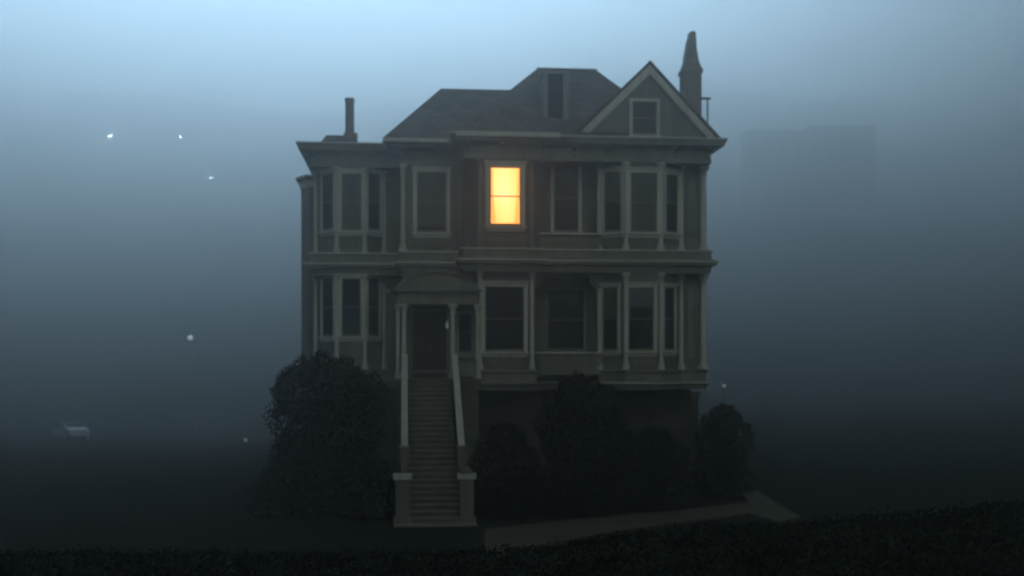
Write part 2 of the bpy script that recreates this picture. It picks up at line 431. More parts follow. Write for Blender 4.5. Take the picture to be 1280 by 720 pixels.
# ---- windows
def window(f, px0, px1, py0, py1, blind=0, lit=False, hood=True, cas=.10, out=.07, rail=True, name='window', pm=None, z=None, tm='trim'):
    t0, t1 = f.px(px0), f.px(px1)
    if z: z0, z1 = z
    else: z1, z0 = f.z((px0+px1)/2, py0), f.z((px0+px1)/2, py1)
    bm = NB()
    f.box(bm, t0-cas, t0, 0, out, z0-.02, z1+.02); f.box(bm, t1, t1+cas, 0, out, z0-.02, z1+.02)
    f.box(bm, t0-cas-.02, t1+cas+.02, 0, out+.01, z1, z1+cas)
    if hood:
        f.box(bm, t0-cas-.05, t1+cas+.05, 0, out+.08, z1+cas, z1+cas+.05)
    o = obj(name, bm, M[tm], house)
    bm = NB(); f.box(bm, t0-cas-.04, t1+cas+.04, 0, out+.09, z0-.09, z0-.02); f.box(bm, t0-cas, t1+cas, 0, out, z0-.2, z0-.09)
    obj('window_sill', bm, M[tm], o)
    zm = (z0+z1)/2
    bm = NB(); s = .045
    for (a, b, e) in ((z0, zm+.02, .030), (zm-.02, z1, .042)):
        f.box(bm, t0+.001, t0+s, .012, e, a, b); f.box(bm, t1-s, t1-.001, .012, e, a, b)
        f.box(bm, t0+s, t1-s, .012, e-.002, a, a+(.07 if a == z0 else .035)); f.box(bm, t0+s, t1-s, .012, e-.002, b-.035, b)
    obj('sash', bm, M['trimdark'] if not lit else M['sashlit'], o)
    bm = NB(); f.box(bm, t0+.004, t1-.004, .002, .026, z0, z1)
    obj('pane', bm, pm or (M['litpane'] if lit else M['glass']), o)
    if lit:
        for sd in (0, 1):
            bm = NB(); e_ = t0+s+.003 if sd == 0 else t1-s-.003; dr = 1 if sd == 0 else -1; pr = []
            for k_ in range(11):
                q_ = k_/10; pr.append((e_+dr*(.17-.13*q_**.7+.012*math.sin(q_*9)), z0+.075+(z1-z0-.12)*q_))
            pts_ = [(e_, pr[0][1])] + pr + [(e_, pr[-1][1])]
            prism(bm, [f.pt(a_, .0275, b_) for a_, b_ in pts_], (f.n[0]*.004, f.n[1]*.004, 0))
            obj('curtain', bm, M['litcurtain'], o)
    if blind:
        bm = NB(); f.box(bm, t0+s+.002, t1-s-.002, .0265, .0285, z1-.04-(z1-z0)*blind, z1-.036)
        obj('blind', bm, M['blind'], o)
    return o
M['sashlit'] = mat('sash_paint_lamplit', (.12, .07, .03), .6, .2, 3)  # lit copy of the sash paint, lamplight warmth put into its colour
lp = bpy.data.materials.new('lamplit_window_blind'); lp.use_nodes = True; M['litpane'] = lp
q = lp.node_tree; qn = q.nodes; ql = q.links; b = qn['Principled BSDF']
b.inputs['Base Color'].default_value = (.5, .4, .2, 1)
tcq = qn.new('ShaderNodeTexCoord'); nz = qn.new('ShaderNodeTexNoise'); nz.inputs['Scale'].default_value = 2.2; nz.inputs['Detail'].default_value = 2
mpq = qn.new('ShaderNodeMapping'); mpq.inputs['Scale'].default_value = (2.4, 2.4, .5)
ql.new(tcq.outputs['Object'], mpq.inputs[0]); ql.new(mpq.outputs[0], nz.inputs['Vector'])
# brightest around the lamp inside, falling off to the curtain edges
dv3 = qn.new('ShaderNodeVectorMath'); dv3.operation = 'SUBTRACT'; dv3.inputs[1].default_value = (.46, .5, .62)
ql.new(tcq.outputs['Generated'], dv3.inputs[0])
ms3 = qn.new('ShaderNodeVectorMath'); ms3.operation = 'MULTIPLY'; ms3.inputs[1].default_value = (1.15, 0, .85); ql.new(dv3.outputs[0], ms3.inputs[0])
ln3 = qn.new('ShaderNodeVectorMath'); ln3.operation = 'LENGTH'; ql.new(ms3.outputs[0], ln3.inputs[0])
ad3 = qn.new('ShaderNodeMath'); ad3.operation = 'MULTIPLY_ADD'; ad3.inputs[1].default_value = .35; ql.new(nz.outputs['Fac'], ad3.inputs[0]); ql.new(ln3.outputs['Value'], ad3.inputs[2])
rpq = qn.new('ShaderNodeValToRGB')
e = rpq.color_ramp.elements
e[0].position = .22; e[0].color = (1.0, .45, .18, 1)
e[1].position = .95; e[1].color = (.9, .24, .045, 1)
e2 = e.new(.60); e2.color = (1.0, .39, .105, 1)
ql.new(ad3.outputs[0], rpq.inputs['Fac']); ql.new(rpq.outputs[0], b.inputs['Emission Color'])
b.inputs['Emission Strength'].default_value = 2.6/2**EXPO

M['litcurtain'] = emit('lamplit_curtain', (1.0, .36, .075), 1.7)
fs = {}
fLB = [Face(LB[i], LB[i+1]) for i in range(4)]
window(fLB[0], 404, 418, 217, 288, cas=.09)
window(fLB[1], 427, 452, 217, 288, cas=.11, blind=.94)
window(fLB[2], 459, 474, 217, 288, cas=.09)
window(fLB[0], 404, 418, 348, 420, cas=.09)
window(fLB[1], 427, 451, 348, 420, cas=.11)
window(fLB[2], 459, 473, 348, 420, cas=.09)
fM = Face(*MID)
window(fM, 521, 558, 215, 290, cas=.13, blind=.9)
fL = [Face(LIT[i], LIT[i+1]) for i in range(3)]
window(fL[1], 612, 651, 209, 282, lit=True, cas=.14, out=.10)['label'] = 'warm yellow lamplit window'
fR = Face(LIT[3], (RB[0][0], .55))
window(fR, 692, 723, 206, 290, cas=.11)
fRB = [Face(RB[i], RB[i+1]) for i in range(4)]
window(fRB[0], 756, 777, 215, 290, blind=.46, cas=.1)
window(fRB[1], 788, 821, 216, 290, cas=.13, blind=.93)
window(fRB[2], 831, 846, 218, 291, cas=.1)
window(fRB[0], 754, 773, 359, 438, cas=.1, blind=.46)
window(fRB[1], 785, 817, 359, 438, cas=.13, blind=.3)
window(fRB[2], 829, 842, 359, 438, cas=.08)
fLo = Face((U(600,LOWF)-.02, LOWF), (U(668,LOWF), LOWF))
window(fLo, 606, 655, 358, 439, cas=.12)
fLr = Face((U(668,LOWF), .75), (RB[0][0], .75))
window(fLr, 684, 731, 362, 438, cas=.05, hood=False, pm=M['glass'], tm='trimdark')  # frame colour darkened to stand for the shade in the recess

# raised panels under the upstairs windows
for f, a, b, z0, z1 in ((fLB[1],424,454,8.05,8.62),(fM,514,566,8.5,8.8),(fL[1],604,660,8.5,8.85),(fRB[1],787,822,8.5,8.8),(fRB[3],856,872,8.9,11.0),(fRB[3],856,872,4.5,7.2),(fLo,608,655,4.3,4.75),(fRB[1],787,820,4.3,4.75)):
    bm = NB(); t0, t1 = f.px(a), f.px(b)
    for (q0, q1, y0, y1) in ((t0,t1,z0,z0+.05),(t0,t1,z1-.05,z1),(t0,t0+.05,z0+.05,z1-.05),(t1-.05,t1,z0+.05,z1-.05)): f.box(bm, q0, q1, 0, .045, y0, y1)
    f.box(bm, t0+.1, t1-.1, 0, .035, z0+.1, z1-.1)
    obj('wall_panel', bm, M['trimdark'], house)

# side bay on the far left
bm = NB(); u0, u1 = U(375, 4.2), LB[0][0]+.05
zt = Z(380, 220, 4.2)
siding(bm, [(u0+.25, 7.4), (u0, 6.9), (u0, 4.8), (u0+.35, 4.2), (u1, 4.2)], 1.5, zt-.1)
obj('side_bay_wall', bm, M['siding'], house)
bm = NB(); molding(bm, [(u0+.25, 7.4), (u0, 6.9), (u0, 4.8), (u0+.35, 4.2), (u1, 4.2)], [(0,zt-.4),(.05,zt-.4),(.08,zt-.15),(.2,zt-.08),(.22,zt+.02),(0,zt+.02)])
poly(bm, [(u0+.25, 7.4, zt), (u0, 6.9, zt), (u0, 4.8, zt), (u0+.35, 4.2, zt), (u1, 4.2, zt), (u1, 7.4, zt)])
obj('side_bay_cornice', bm, M['trim'], house)

# ---- roofs
def solid(bm, base, top):
    """closed frustum/hip from a 4-corner base and a top loop matching it"""
    B = [bm.verts.new(p) for p in base]; T = [bm.verts.new(p) for p in top]
    for i in range(4):
        j = (i+1) % 4
        vs = [B[i], B[j], T[j], T[i]]
        bm.faces.new(vs)
    bm.faces.new(B[::-1]); bm.faces.new(T)
    bmesh.ops.remove_doubles(bm, verts=bm.verts, dist=1e-4)
ZR = EAVE + .16
bm = NB()
uL, uR = U(478, 0), U(884, -.1)
rz = Z(590, 113, 4.8)
bmt = bm
solid(bm, [(uL, -.02, ZR), (uR, .1, ZR), (uR, 10.6, ZR), (uL, 10.6, ZR)],
          [(U(551,4.8), 4.6, rz), (U(830,4.8), 4.6, rz), (U(830,4.8), 5.2, rz), (U(551,4.8), 5.2, rz)])
roof = obj('roof', bm, M['roof'], house)
bm = NB()
tz = Z(700, 87, 3.9)
vB = -1.42
solid(bm, [(U(571,vB), vB, ZR+.004), (U(868,-.3), -.3, ZR+.004), (U(868,8), 9, ZR+.004), (U(560,6), 9, ZR+.004)],
          [(U(671,3.9), 3.9, tz), (U(746,3.9), 3.9, tz), (U(748,7), 6.4, tz-.0), (U(671,7), 6.4, tz)])
obj('hip_roof', bm, M['roof'], house)
bm = NB(); 
bx(bm, U(671,3.9), U(746,3.9), 3.86, 3.96, tz-.02, tz+.05); bx(bm, U(551,4.8), U(640,4.8), 4.8, 4.95, rz-.02, rz+.05)
obj('ridge_cap', bm, M['darkmetal'], house)
# eave fascia along the straight front edges of the roofs
bm = NB()
bx(bm, U(478,-.1), U(572,-.1), -.12, .02, ZR-.12, ZR+.012); bx(bm, U(570,vB), U(700,vB), vB-.06, vB+.06, ZR-.14, ZR+.02)
bx(bm, U(571,vB), U(700,vB), vB+.05, .4, ZR-.10, ZR-.02)
obj('eave_fascia', bm, M['trim'], house)
# low hip over the left bay
bm = NB()
a = LB
z0 = EAVE+.15; zt2 = Z(420,169,2.9)
solid(bm, [(U(394,2.2), 2.2, z0), (U(452,2.2), 2.2, z0), (U(452,2.2), 7, z0), (U(394,2.2), 7, z0)],
          [(U(408,2.9), 2.9, zt2), (U(441,2.9), 2.9, zt2), (U(441,2.9), 6, zt2), (U(408,2.9), 6, zt2)])
obj('bay_roof', bm, M['roof'], house)
bm = NB(); prism(bm, [(x, y, EAVE+.12) for x, y in offset(LB[:-1], .4)] + [(MID[0][0], 10.4, EAVE+.12), (LB[0][0], 10.4, EAVE+.12)], (0, 0, .035)); obj('roof_deck', bm, M['roof'], house)

# gable
gv = -.45
gA = Vector((U(812,gv), 0, Z(812,80,gv))); gLx, gRx = U(716,gv), U(903,gv); gz = ZR+.02
bm = NB()
gback = 6.2
lz, rzz = Z(716, 174, gv), Z(903, 181, gv)
ov = .16
def slab(bm, A, B, y0, y1, th):
    # roof slope between two front points A (eave) and B (ridge)
    n2 = Vector((-(B.z-A.z), 0, (B.x-A.x))).normalized()
    if n2.z < 0: n2 = -n2
    prism(bm, [(A.x, y0, A.z), (B.x, y0, B.z), (B.x+n2.x*0, y0, B.z+th), (A.x+n2.x*th, y0, A.z+n2.z*th)], (0, y1-y0, 0))
slab(bm, Vector((gLx,0,lz)), gA, gv-.12, gback, .10)
slab(bm, Vector((gRx,0,rzz)), gA, gv-.12, gback, .10)
obj('gable_roof', bm, M['roof'], house)
# rake boards: two stepped pieces, gable wall, base cornice
for nm, off, wd, y0, y1, mm in (('rake_board', .02, .26, gv-.06, gv+.02, 'trim'), ('rake_molding', .30, .10, gv+.02, gv+.10, 'trimdark')):
    bm = NB()
    for e, zz in ((gLx, lz), (gRx, rzz)):
        A = Vector((e, 0, zz)); B = gA; d = (B-A).normalized(); dn = Vector((0,0,-1))
        p = [A+dn*off, B+dn*off, B+dn*(off+wd*1.25), A+dn*(off+wd*1.25)]
        # clip the feet at the base cornice
        q = []
        for P_ in p: q.append((P_.x, y0, P_.z))
        if nm == 'rake_board':
            zc = gz-.02
            t = (zc-(A.z-off-wd*1.25))/((B.z)-(A.z))
            q[3] = (A.x+(B.x-A.x)*max(t,0), y0, max(zc, A.z-off-wd*1.25)); 
        else:
            t = (gz-(A.z-off-wd*1.25))/(B.z-A.z); t2 = (gz-(A.z-off))/(B.z-A.z)
            q[3] = (A.x+(B.x-A.x)*t, y0, gz); q[0] = (A.x+(B.x-A.x)*t2, y0, gz)
        prism(bm, q, (0, y1-y0, 0))
    obj(nm, bm, M[mm], house)
# gable wall, with siding courses
gw = gv + .12
bm = NB()
z = gz
inL, inR = gLx+.5, gRx-.5
while z < gA.z-.35:
    t = min(z+.13, gA.z-.3)
    def xr(zz): 
        fL = (zz-lz+.30)/(gA.z-lz); fRr = (zz-rzz+.30)/(gA.z-rzz)
        return gLx+(gA.x-gLx)*max(fL,0), gRx+(gA.x-gRx)*max(fRr,0)
    a0, a1 = xr(z); b0, b1 = xr(t)
    poly(bm, [(a0, gw-.022, z), (a1, gw-.022, z), (b1, gw, t), (b0, gw, t)])
    poly(bm, [(a0, gw, z), (a1, gw, z), (a1, gw-.022, z), (a0, gw-.022, z)])
    z = t
obj('gable_wall', bm, M['siding'], house)
bm = NB()
poly(bm, [(gLx, gback-.02, lz-.02), (gRx, gback-.02, rzz-.02), (gA.x, gback-.02, gA.z-.02)])
obj('gable_back', bm, M['siding'], house)
bm = NB()
molding(bm, [(gLx-.02, .05), (gRx-.12, .05)], [(0,gz-.24),(.5,gz-.16),(.54,gz-.05),(.58,gz-.02),(.58,gz+.03),(.1,gz+.12),(0,gz+.12)])
obj('gable_cornice', bm, M['trim'], house)
fG = Face((gLx, gw-.02), (gRx, gw-.02))
window(fG, 790, 821, 127, 169, cas=.09, hood=False, pm=M['glass'])
# small ornament on the gable peak
bm = NB(); lathe(bm, [(.07,gA.z-.02),(.05,gA.z+.03),(.06,gA.z+.06),(.02,gA.z+.10)], gA.x, gv-.05, 8); obj('finial', bm, M['trimdark'], house)

# dormer; a flat black panel paints the shade inside its opening
dv = .1
d0, d1 = U(682,dv), U(707,dv); dz0, dz1 = Z(695,149,dv), Z(695,92,dv)
bm = NB()
bx(bm, d0-.06, d0+.08, dv, 3.6, dz0-.4, dz1); bx(bm, d1-.08, d1+.12, dv, 3.6, dz0-.4, dz1); bx(bm, d0-.12, d1+.18, dv-.06, 3.8, dz1, dz1+.09)
bx(bm, d0-.06, d1+.12, dv-.01, dv+.14, dz0-.4, dz0)
dm = obj('dormer', bm, M['trimdark'], house)
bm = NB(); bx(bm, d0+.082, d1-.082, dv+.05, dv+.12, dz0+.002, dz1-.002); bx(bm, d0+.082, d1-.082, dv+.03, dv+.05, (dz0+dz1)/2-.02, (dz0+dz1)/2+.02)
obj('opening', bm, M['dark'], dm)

# chimneys
cv = 3.2
cx = U(866, cv); zc = lambda py: Z(866, py, cv); hw = (U(877,cv)-U(855,cv))/2
bm = NB()
def ring(pts): return pts
def tap(bm, levels):
    rr = []
    for hx, hy, z, dx in levels:
        rr.append([bm.verts.new((cx+dx+sx*hx, cv+.35+sy*hy, z)) for sx, sy in ((-1,-1),(1,-1),(1,1),(-1,1))])
    for a, b in zip(rr, rr[1:]):
        for i in range(4): bm.faces.new((a[i], a[(i+1)%4], b[(i+1)%4], b[i]))
    bm.faces.new(rr[0][::-1]); bm.faces.new(rr[-1])
k = hw
tap(bm, [(k,k,ZR-.5,0),(k,k,zc(92),0),(k*1.12,k*1.12,zc(90),0),(k*1.16,k*1.16,zc(86),0),(k*1.0,k*1.0,zc(84),0),(k*.78,k*.9,zc(77),0),(k*.66,k*.7,zc(70),0),(k*.70,k*.72,zc(69),0),(k*.54,k*.62,zc(59),.0),(k*.50,k*.5,zc(50),.02),(k*.40,k*.46,zc(45),.04),(k*.36,k*.4,zc(40),.05),(k*.38,k*.4,zc(39),.05),(k*.20,k*.3,zc(36.5),.07)])
obj('tall_chimney', bm, M['brick'], house)
bm = NB()
zp = zc(121); xr_ = U(890, cv)
tube(bm, [(cx+k*.9, cv+.3, zp), (xr_, cv+.3, zp)], .035); tube(bm, [(U(887,cv), cv+.3, zp), (U(887,cv), cv+.3, zc(160))], .03)
bx(bm, U(879,cv), xr_+.03, cv+.25, cv+.35, zp, zp+.05)
obj('vent_pipe', bm, M['darkmetal'], house)
cv2 = 4.0
bm = NB(); x0, x1 = U(431.5,cv2), U(442,cv2); za = Z(437,122,cv2)
bx(bm, x0, x1, cv2, cv2+.35, ZR-.3, za); bx(bm, x0-.02, x1+.02, cv2-.02, cv2+.37, za-.12, za-.04)
bx(bm, x0-.05, x1+.14, cv2-.05, cv2+.4, ZR-.3, Z(437,166,cv2))
obj('small_chimney', bm, M['brick'], house)

# ---- porch, door, stairs
LAND = 3.93
pv0 = -.95                      # front of the porch
bm = NB(); bx(bm, U(494,pv0), U(600,pv0), pv0-.12, .62, LAND-.22, LAND); bx(bm, U(494,pv0)+.06, U(508,pv0), pv0, .6, 0, LAND-.22); bx(bm, U(566,pv0), U(600,pv0)-.06, pv0, .6, 0, LAND-.22)
obj('porch_floor', bm, M['steps'], house)
# entablature with segmental pediment
bm = NB()
xa, xb = U(494,pv0), U(600,pv0)
ze0, ze1 = Z(545,380,pv0), Z(545,362,pv0)
bx(bm, xa+.08, xb-.08, pv0+.06, .6, ze0, ze1-.12)
bx(bm, xa+.02, xb-.02, pv0-.0, .6, ze1-.12, ze1-.06); bx(bm, xa-.05, xb+.05, pv0-.12, .6, ze1-.06, ze1+.02)
dent(bm, [(xa+.1, pv0+.06), (xb-.1, pv0+.06)], 0, .05, ze1-.22, ze1-.14, .06, .07)
obj('porch_entablature', bm, M['trimdark'], house)
bm = NB()
zt = Z(545, 341, pv0)
N = 14; arc = []
for i in range(N+1):
    t = i/N; arc.append((xa+.05+(xb-xa-.1)*t, ze1+.02+(zt-ze1)*(math.sin(math.pi*t)**.75)))
prism(bm, [(x, pv0, z) for x, z in arc], (0, 1.5, 0))
obj('pediment', bm, M['trimdark'], house)
bm = NB()
for (p, q_) in zip(arc, arc[1:]):
    prism(bm, [(p[0], pv0-.12, p[1]), (q_[0], pv0-.12, q_[1]), (q_[0], pv0-.12, q_[1]+.1), (p[0], pv0-.12, p[1]+.1)], (0, 1.4, 0))
obj('pediment_molding', bm, M['trimdark'], house)
def column(px, v, z0, z1, r, m='trim'):
    return colonnette(U(px, v), v, z0, z1, r, m, 'porch_column')
column(497.5, pv0+.25, LAND, ze0, .07); column(505, pv0+.08, LAND, ze0, .085); column(566, pv0+.08, LAND, ze0, .085); column(597, pv0+.2, LAND, ze0, .08)
column(511, .35, LAND, ze0, .06, 'trimdark')
# rail between the porch column and the bay
bm = NB(); x0, x1 = U(569,pv0), U(596,pv0); zr = Z(580,449,pv0)
bx(bm, x0, x1, pv0+.02, pv0+.14, zr-.07, zr); bx(bm, x0, x1, pv0+.04, pv0+.12, LAND+.08, LAND+.14)
bx(bm, x0, x1, pv0+.06, pv0+.10, LAND+.14, zr-.07)
obj('porch_railing', bm, M['trimdark'], house)
# door
dv_ = .58
x0, x1 = U(516,dv_), U(558,dv_); zd = LAND+2.35
bm = NB(); bx(bm, x0-.12, x0, dv_-.1, dv_+.02, LAND, zd+.35); bx(bm, x1, x1+.12, dv_-.1, dv_+.02, LAND, zd+.35); bx(bm, x0, x1, dv_-.1, dv_+.02, zd+.27, zd+.35); bx(bm, x0, x1, dv_-.08, dv_+.02, zd, zd+.06)
obj('door_frame', bm, M['trimdark'], house)
bm = NB(); bx(bm, x0, x1, dv_-.04, dv_+.01, LAND, zd)
xm = (x0+x1)/2
for a, b in ((x0+.1, xm-.05), (xm+.05, x1-.1)):
    for z0, z1 in ((.2,.8),(.95,2.1)): bx(bm, a, b, dv_-.055, dv_-.04, LAND+z0, LAND+z1)
door = obj('door', bm, M['door'], house)
bm = NB(); bmesh.ops.create_uvsphere(bm, u_segments=10, v_segments=8, radius=.035, matrix=Matrix.Translation((xm+.06, dv_-.09, LAND+1.0))); obj('door_knob', bm, M['chrome'], door)
bm = NB(); bx(bm, x0, x1, dv_-.05, dv_-.01, zd+.06, zd+.27); obj('transom_window', bm, M['glass'], house)
# little porch lamp on the door jamb
bm = NB(); lx, lz_ = P(559, 406, -.3)
lathe(bm, [(.02,lz_-.12),(.05,lz_-.1),(.055,lz_+.03),(.03,lz_+.08),(.01,lz_+.14)], lx, -.3, 8); tube(bm, [(lx, -.3, lz_+.12), (lx+.05, -.3, lz_+.2), (lx+.12, -.3, lz_+.2), (lx+.12, -.3, ze0)], .012)
obj('porch_lamp', bm, emit('frosted_lamp_glass', (.5, .6, .55), .12), house)
# side light window right of the door
fS = Face((U(560,.6), .6), (U(599,.6), .6))
window(fS, 573, 590, 392, 440, cas=.07, hood=False)

# stairs
NS, RUN, RISE = 26, .26, LAND/26
sx0, sx1 = U(510, pv0), U(563.5, pv0)
bm = NB(); bn = NB()
v = pv0 - .12
for i in range(NS):
    zt_ = LAND - RISE*(i+1) + RISE*0
    z1 = LAND - RISE*i - RISE
    if z1 <= 0.001: z1 = .02
    va, vb = v-RUN*(i+1), v-RUN*i
    e = 0 if i < 18 else .02*(i-17)
    bx(bm, sx0-e, sx1+e, va, vb, -.3, z1-.045)
    bx(bn, sx0-e+.01+random.uniform(0,.02), sx1+e-.01-random.uniform(0,.02), va-.03, vb-.002, z1-.043, z1)
st = obj('front_stairs', bm, M['steps'], house)
obj('tread', bn, M['nosing'], st)
# cheek walls with coping rails down to step 18
n1 = 18
for sx, nm in ((-1, 'l'), (1, 'r')):
    xi = sx0-.02 if sx < 0 else sx1+.02; xo = xi+sx*.20
    a, b = min(xi, xo), max(xi, xo)
    vt, vb = v, v-RUN*n1
    ztp, zbt = LAND+.80, LAND+.80-RISE*n1
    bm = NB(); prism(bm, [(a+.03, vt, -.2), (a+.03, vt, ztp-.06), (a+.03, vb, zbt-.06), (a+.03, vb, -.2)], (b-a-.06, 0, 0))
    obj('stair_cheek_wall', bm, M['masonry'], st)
    bm = NB(); prism(bm, [(a-.0, vt, ztp-.06), (a-.0, vt, ztp+.03), (a-.0, vb-.03, zbt+.03), (a-.0, vb-.03, zbt-.06)], (b-a, 0, 0))
    obj('handrail', bm, M['trim'], st)
    # short newel under the end of the rail, then the lower sloping wall
    bm = NB(); xc = (a+b)/2
    bx(bm, xc-.13, xc+.13, vb-.34, vb-.08, -.1, zbt-.06); bx(bm, xc-.17, xc+.17, vb-.38, vb-.04, zbt-.06, zbt+.02)
    bx(bm, xc-.15, xc+.15, vb-.36, vb-.06, zbt-.42, zbt-.36)
    obj('newel_post', bm, M['trimdark'], st)
    vp = v-RUN*24.2
    bm = NB(); zq0, zq1 = zbt-.35, 1.25; prism(bm, [(xc-.09, vb-.34, -.1), (xc-.09, vb-.34, zq0), (xc-.09, vp+.2, zq1), (xc-.09, vp+.2, -.1)], (.18, 0, 0))
    obj('lower_cheek_wall', bm, M['steps'], st)
    bm = NB(); xc2 = xc+sx*.06; w2 = .19
    bx(bm, xc2-w2-.06, xc2+w2+.06, vp-w2-.06, vp+w2+.06, -.1, .16)
    bx(bm, xc2-w2, xc2+w2, vp-w2+.05, vp+w2, .16, 1.22)
    # raised frame leaving a sunk dark panel on the front
    bx(bm, xc2-w2, xc2-w2+.07, vp-w2, vp-w2+.05, .16, 1.22); bx(bm, xc2+w2-.07, xc2+w2, vp-w2, vp-w2+.05, .16, 1.22)
    bx(bm, xc2-w2+.07, xc2+w2-.07, vp-w2, vp-w2+.05, .16, .36); bx(bm, xc2-w2+.07, xc2+w2-.07, vp-w2, vp-w2+.05, 1.02, 1.22)
    bc = NB(); bx(bc, xc2-w2-.07, xc2+w2+.07, vp-w2-.07, vp+w2+.07, 1.222, 1.36); obj('pedestal_cap', bc, M['trim'], st)
    if sx > 0: 
        prism(bm, [(xc2-w2, vp-w2, 1.36), (xc2+w2, vp-w2, 1.36), (xc2+w2*.5, vp-w2, 1.52), (xc2-w2*.5, vp-w2, 1.52)], (0, 2*w2, 0))
    obj('pedestal', bm, M['trimdark'], st)
# wide bottom step
bm = NB(); vb = v-RUN*NS
bx(bm, sx0-.42, sx1+.42, vb-.45, vb+.05, -.3, .03)
obj('bottom_step', bm, M['nosing'], st)

# ================================================================== PATHS
def G(px, py):
    d = H*F/(py-HZ); return ((px-640)/F*d, d-D)
def slabpath(name, pts, m, th=.07, z=.0):
    bm = NB(); prism(bm, [(x, y, terr(x, y)-.1) for x, y in pts], (0, 0, .1+th)); return obj(name, bm, m, kind='structure')
slabpath('walkway', [G(606,664), G(606,694), G(700,680), G(760,668), G(850,654), G(935,643), G(975,655), G(1000,648), G(940,612), G(905,588), G(897,590), G(925,616), G(936,630), G(850,640), G(740,649)], M['concrete'], .06)
# ================================================================== PLANTS
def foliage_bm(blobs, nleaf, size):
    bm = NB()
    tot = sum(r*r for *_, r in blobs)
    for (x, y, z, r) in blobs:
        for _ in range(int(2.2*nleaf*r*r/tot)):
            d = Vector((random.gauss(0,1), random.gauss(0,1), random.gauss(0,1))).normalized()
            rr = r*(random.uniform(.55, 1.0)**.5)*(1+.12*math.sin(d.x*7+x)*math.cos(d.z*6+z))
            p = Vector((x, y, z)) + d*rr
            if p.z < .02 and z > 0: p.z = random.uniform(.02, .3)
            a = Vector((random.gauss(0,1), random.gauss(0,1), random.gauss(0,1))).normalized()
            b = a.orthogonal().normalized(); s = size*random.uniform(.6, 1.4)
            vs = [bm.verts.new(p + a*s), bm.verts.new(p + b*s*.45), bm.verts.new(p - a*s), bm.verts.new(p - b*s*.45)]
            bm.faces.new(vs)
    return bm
def bush(name, label, cat, px, py, d, rx, rz_, n=9, nleaf=9000, size=.055, squat=1.0, group=None, low=True):
    """centre of the crown at photo column px, row py, distance d; rx, rz_ radii in metres"""
    c = W(px, py, d); g = terr(c.x, c.y)
    t = thing(name, label, cat, (c.x, c.y, g), 0, group)
    blobs = []
    for i in range(n):
        a = random.uniform(0, 2*math.pi); q = random.uniform(.15, .62)
        h = random.uniform(-.75, .62)
        r = rx*random.uniform(.3, .46)
        blobs.append((math.cos(a)*rx*q, math.sin(a)*rx*q*.8, c.z-g+h*rz_, r))
    blobs.append((0, 0, c.z-g, rx*.86)); blobs.append((0, 0, c.z-g+rz_*.45, rx*.5)); blobs.append((0, 0, c.z-g-rz_*.5, rx*.68))
    if low: blobs += [(math.cos(a)*rx*.4, math.sin(a)*rx*.35, rx*.35, rx*.55) for a in (0, 1.6, 3.1, 4.7)]
    obj('foliage', foliage_bm(blobs, nleaf, size), M['leaf'], t, smooth='keep')
    bm = NB()
    for i in range(5):
        a = i*1.3; e = Vector((math.cos(a)*rx*.35, math.sin(a)*rx*.3, (c.z-g)*1.0))
        tube(bm, [(math.cos(a)*.08, math.sin(a)*.08, -.1), (e.x*.4, e.y*.4, e.z*.45), tuple(e)], .07, .02)
    obj('stem', bm, M['bark'], t)
    return t
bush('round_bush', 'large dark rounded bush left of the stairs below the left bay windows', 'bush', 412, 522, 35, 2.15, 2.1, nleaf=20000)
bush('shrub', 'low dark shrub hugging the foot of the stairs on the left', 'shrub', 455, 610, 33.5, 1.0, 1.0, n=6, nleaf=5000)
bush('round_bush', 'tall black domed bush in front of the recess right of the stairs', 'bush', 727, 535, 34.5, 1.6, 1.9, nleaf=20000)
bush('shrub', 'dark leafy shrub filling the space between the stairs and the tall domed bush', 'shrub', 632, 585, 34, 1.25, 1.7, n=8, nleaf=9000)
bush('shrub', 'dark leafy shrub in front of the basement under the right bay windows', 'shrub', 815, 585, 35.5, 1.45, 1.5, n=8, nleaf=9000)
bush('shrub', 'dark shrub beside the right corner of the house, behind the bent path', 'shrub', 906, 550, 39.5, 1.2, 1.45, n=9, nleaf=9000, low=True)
bush('shrub', 'low dark shrub at the left edge of the garden, far from the stairs', 'shrub', 355, 625, 34, 1.2, 1.0, n=7, nleaf=6000)

# ivy and weeds covering the added bank in front of the garden
bm = NB()
for _ in range(60000):
    d = random.uniform(9, 22.5); y = d - D; x = random.uniform(-.56, .56)*d
    z = terr(x, y) + abs(random.gauss(0, .045)) + .04*max(0, math.sin(x*2.1+y)*math.cos(y*1.7-x))
    p = Vector((x, y, z)); a = Vector((random.gauss(0,1), random.gauss(0,1), random.gauss(0,.8))).normalized(); b = a.orthogonal().normalized(); q_ = random.uniform(.02, .05)
    bm.faces.new([bm.verts.new(p+a*q_), bm.verts.new(p+b*q_*.5), bm.verts.new(p-a*q_), bm.verts.new(p-b*q_*.5)])
obj('ground_cover', bm, M['leaf'], smooth='keep', kind='stuff')

